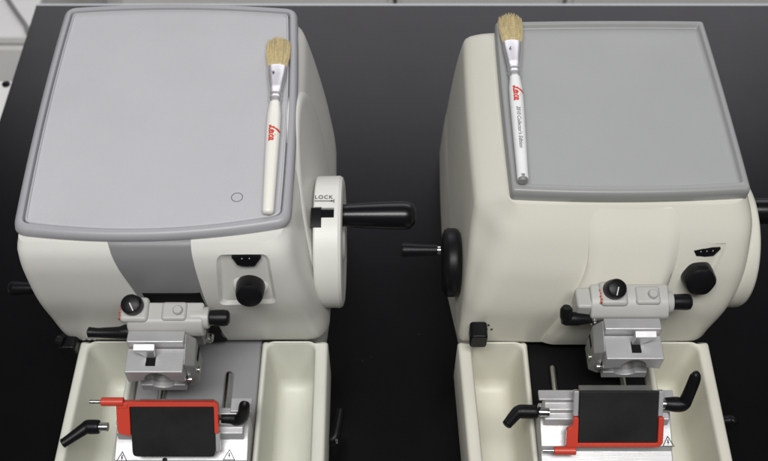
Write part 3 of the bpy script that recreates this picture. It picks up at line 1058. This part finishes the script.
# ================================================================== brushes
def stroke_logo(o, right, up, size, m, parent):
    """the red script word on the handle, as thick pen strokes"""
    W = [  # letter strokes, x grows along the word
        [(-.05, .42), (.10, .62), (.32, 1.02), (.40, 1.22), (.28, 1.25), (.18, 1.0), (.14, .5), (.06, .10), (-.10, .0), (-.12, .12), (.05, .14), (.30, .02), (.52, .02)],
        [(.52, .22), (.72, .32), (.80, .46), (.70, .54), (.56, .42), (.56, .14), (.70, .02), (.90, .10)],
        [(1.00, .50), (.98, .22), (1.02, .03), (1.14, .08)],
        [(1.10, .74), (1.12, .80)],
        [(1.58, .44), (1.46, .54), (1.32, .40), (1.30, .16), (1.42, .02), (1.60, .08)],
        [(1.98, .44), (1.86, .54), (1.72, .36), (1.74, .06), (1.86, .04), (1.98, .26), (2.02, .50), (1.98, .16), (2.06, .02), (2.20, .08)],
    ]
    nrm = V(right).cross(V(up))
    mb = MB()
    for s in W:
        pts = smooth_path([(x + .22 * y, y) for x, y in s], 5)
        mb.tube([V(o) + V(right) * x * size + V(up) * y * size * .92 for x, y in pts], size * .095, 8, flat=.3, ref=nrm)
    return mb.build('lettering', m, parent)


def make_brush(tip, end, lab, hm, text2, seed):
    rnd = random.Random(seed)
    br = empty('paint_brush', (tip + end) / 2)
    tag(br, lab, 'brush', 'white brushes lying on the microtome lids')
    ax = (end - tip).normalized()          # from the bristles to the handle end
    L = (end - tip).length
    up = V((0, 0, 1)); up = (up - ax * up.dot(ax)).normalized()
    sd = ax.cross(up)
    T = lambda t: tip + ax * t
    # handle
    def flatloft(prof, name, m, parent, n=32, cap0=True):
        mb = MB()
        rows = []
        for t, rw, rh in prof:
            rows.append([T(t) + sd * math.cos(2 * math.pi * k / n) * max(rw, 1e-5) + up * math.sin(2 * math.pi * k / n) * max(rh, 1e-5) for k in range(n)])
        mb.poly_loft(rows, cap0)
        return mb.build(name, m, parent)
    f0, f1 = .037, .0865
    hnd = flatloft([(f1 - .002, .0050, .0044), (f1 + .004, .0056, .0048), (f1 + .016, .0068, .0054), (f1 + .036, .0068, .0054), (f1 + .085, .0060, .0050), (L - .012, .0054, .0046),
                    (L - .003, .0053, .0045), (L - .001, .0047, .0040), (L, .003, .0028)], 'handle', hm, br)
    fer = flatloft([(f0, .0098, .0050), (f0 + .001, .0100, .0051), (f0 + .012, .0093, .0050), (f0 + .028, .0072, .0049), (f0 + .036, .0062, .0047), (f0 + .0366, .0066, .0050), (f0 + .0385, .0066, .0050), (f0 + .0390, .0060, .0047),
                    (f0 + .0420, .0059, .0047), (f0 + .0426, .0064, .0050), (f0 + .0444, .0064, .0050), (f0 + .0450, .0058, .0046), (f1, .0056, .0046)], 'ferrule', M['ferrule'], br)
    # bristles
    mb = MB()
    for k in range(900):
        a = rnd.random() * 2 * math.pi
        rr = math.sqrt(rnd.random())
        bx, by = math.cos(a) * rr, math.sin(a) * rr
        p0 = T(f0 + .003) + sd * bx * .0092 + up * by * .0045
        tl = rnd.gauss(0, .0016) + .0025 * bx * bx
        spread = .0122 * bx + rnd.gauss(0, .0006)
        p2 = T(max(-.004, tl)) + sd * spread + up * (by * .0068 + rnd.gauss(0, .0006) - .0005)
        p1 = p0.lerp(p2, .5) + sd * (bx * .0012) + up * by * .0006
        mb.tube([p0, p1, p2], [.00034, .00032, .00018], 4)
    mb.build('bristles', M['bristle'], br)
    # lettering runs up the handle
    side = up.cross(ax)
    stroke_logo(T(f1 + (.0175 if text2 else .0345)) + up * .0052 - side * .0030, ax, side, .0082, M['redink'], hnd)
    if text2:
        text_mesh('2010 Collector\'s Edition', .0053, T(f1 + .0435) + up * .0049 - (up.cross(ax)) * .0014, ax, up.cross(ax), .0002, M['ink'], 'lettering', hnd, shear=.2)
        mb = MB(); mb.lathe(T(L - .006), ax, [(0, .0051), (.0040, .0050), (.0065, .0042), (.0072, .002)], 24, sx=1, sy=.9)
        mb.build('end_cap', M['aludark'], br)
    prof = [(f1 - .002, .0050, .0044), (f1 + .004, .0056, .0048), (f1 + .016, .0068, .0054), (f1 + .036, .0068, .0054), (f1 + .085, .0060, .0050), (L - .012, .0054, .0046), (L, .0053, .0045)]
    side = up.cross(ax)
    for let in [c for c in hnd.children if c.name.startswith('lettering')]:
        for vtx in let.data.vertices:          # print follows the round handle
            w = vtx.co + br.location - tip
            t, sc = w.dot(ax), w.dot(side)
            rw, rh = interp([(p[0], p[1]) for p in prof], t), interp([(p[0], p[2]) for p in prof], t)
            h = rh * math.sqrt(max(0.05, 1 - (sc / rw) ** 2)) + .00012
            vtx.co = tip + ax * t + side * sc + up * (h + .00022) - br.location
    # stamped size figure on the ferrule
    text_mesh('6' if not text2 else '7', .006, T(f0 + .010) + up * .0051 + sd * .0015, sd, up.cross(sd), .0002, M['ink'], 'lettering', fer)
    return br


make_brush(at(278.7, 42, Z=.2835), at(268, 213.5, Z=.2835), 'cream handled paint brush lying on the lilac grey lid', M['handle'], False, 3)
make_brush(at(510.2, 18.5, Z=.2865), at(523, 181.5, Z=.2860), 'white handled paint brush with small dark print, along the plain grey lid', M['handle2'], True, 5)

# ------------------------------------------------------------------ light
world = bpy.data.worlds.new('World')
scene.world = world
world.use_nodes = True
bg = world.node_tree.nodes['Background']
bg.inputs['Color'].default_value = (0.95, 0.97, 1.0, 1)
bg.inputs['Strength'].default_value = 0.045


def area(name, loc, target, sx, sy, power, col):
    ld = bpy.data.lights.new(name, 'AREA')
    ld.shape, ld.size, ld.size_y, ld.energy, ld.color = 'RECTANGLE', sx, sy, power, col
    lo = bpy.data.objects.new(name, ld)
    COL.objects.link(lo)
    lo.location = loc
    lo.rotation_euler = (V(target) - V(loc)).to_track_quat('-Z', 'Y').to_euler()


area('window_light', (0.1, 3.2, 1.60), (0, .6, .1), 3.6, 1.5, 35, (.95, .92, 1.0))
area('ceiling_light', (0.0, -0.35, 2.35), (0, .6, .1), 1.7, .6, 60, (1.0, .995, .985))

scene.view_settings.view_transform = 'Standard'
scene.view_settings.look = 'None'
scene.view_settings.gamma = 1
scene.view_settings.exposure = 0
scene.render.engine = 'CYCLES'
scene.cycles.use_denoising = True
scene.cycles.max_bounces = 8
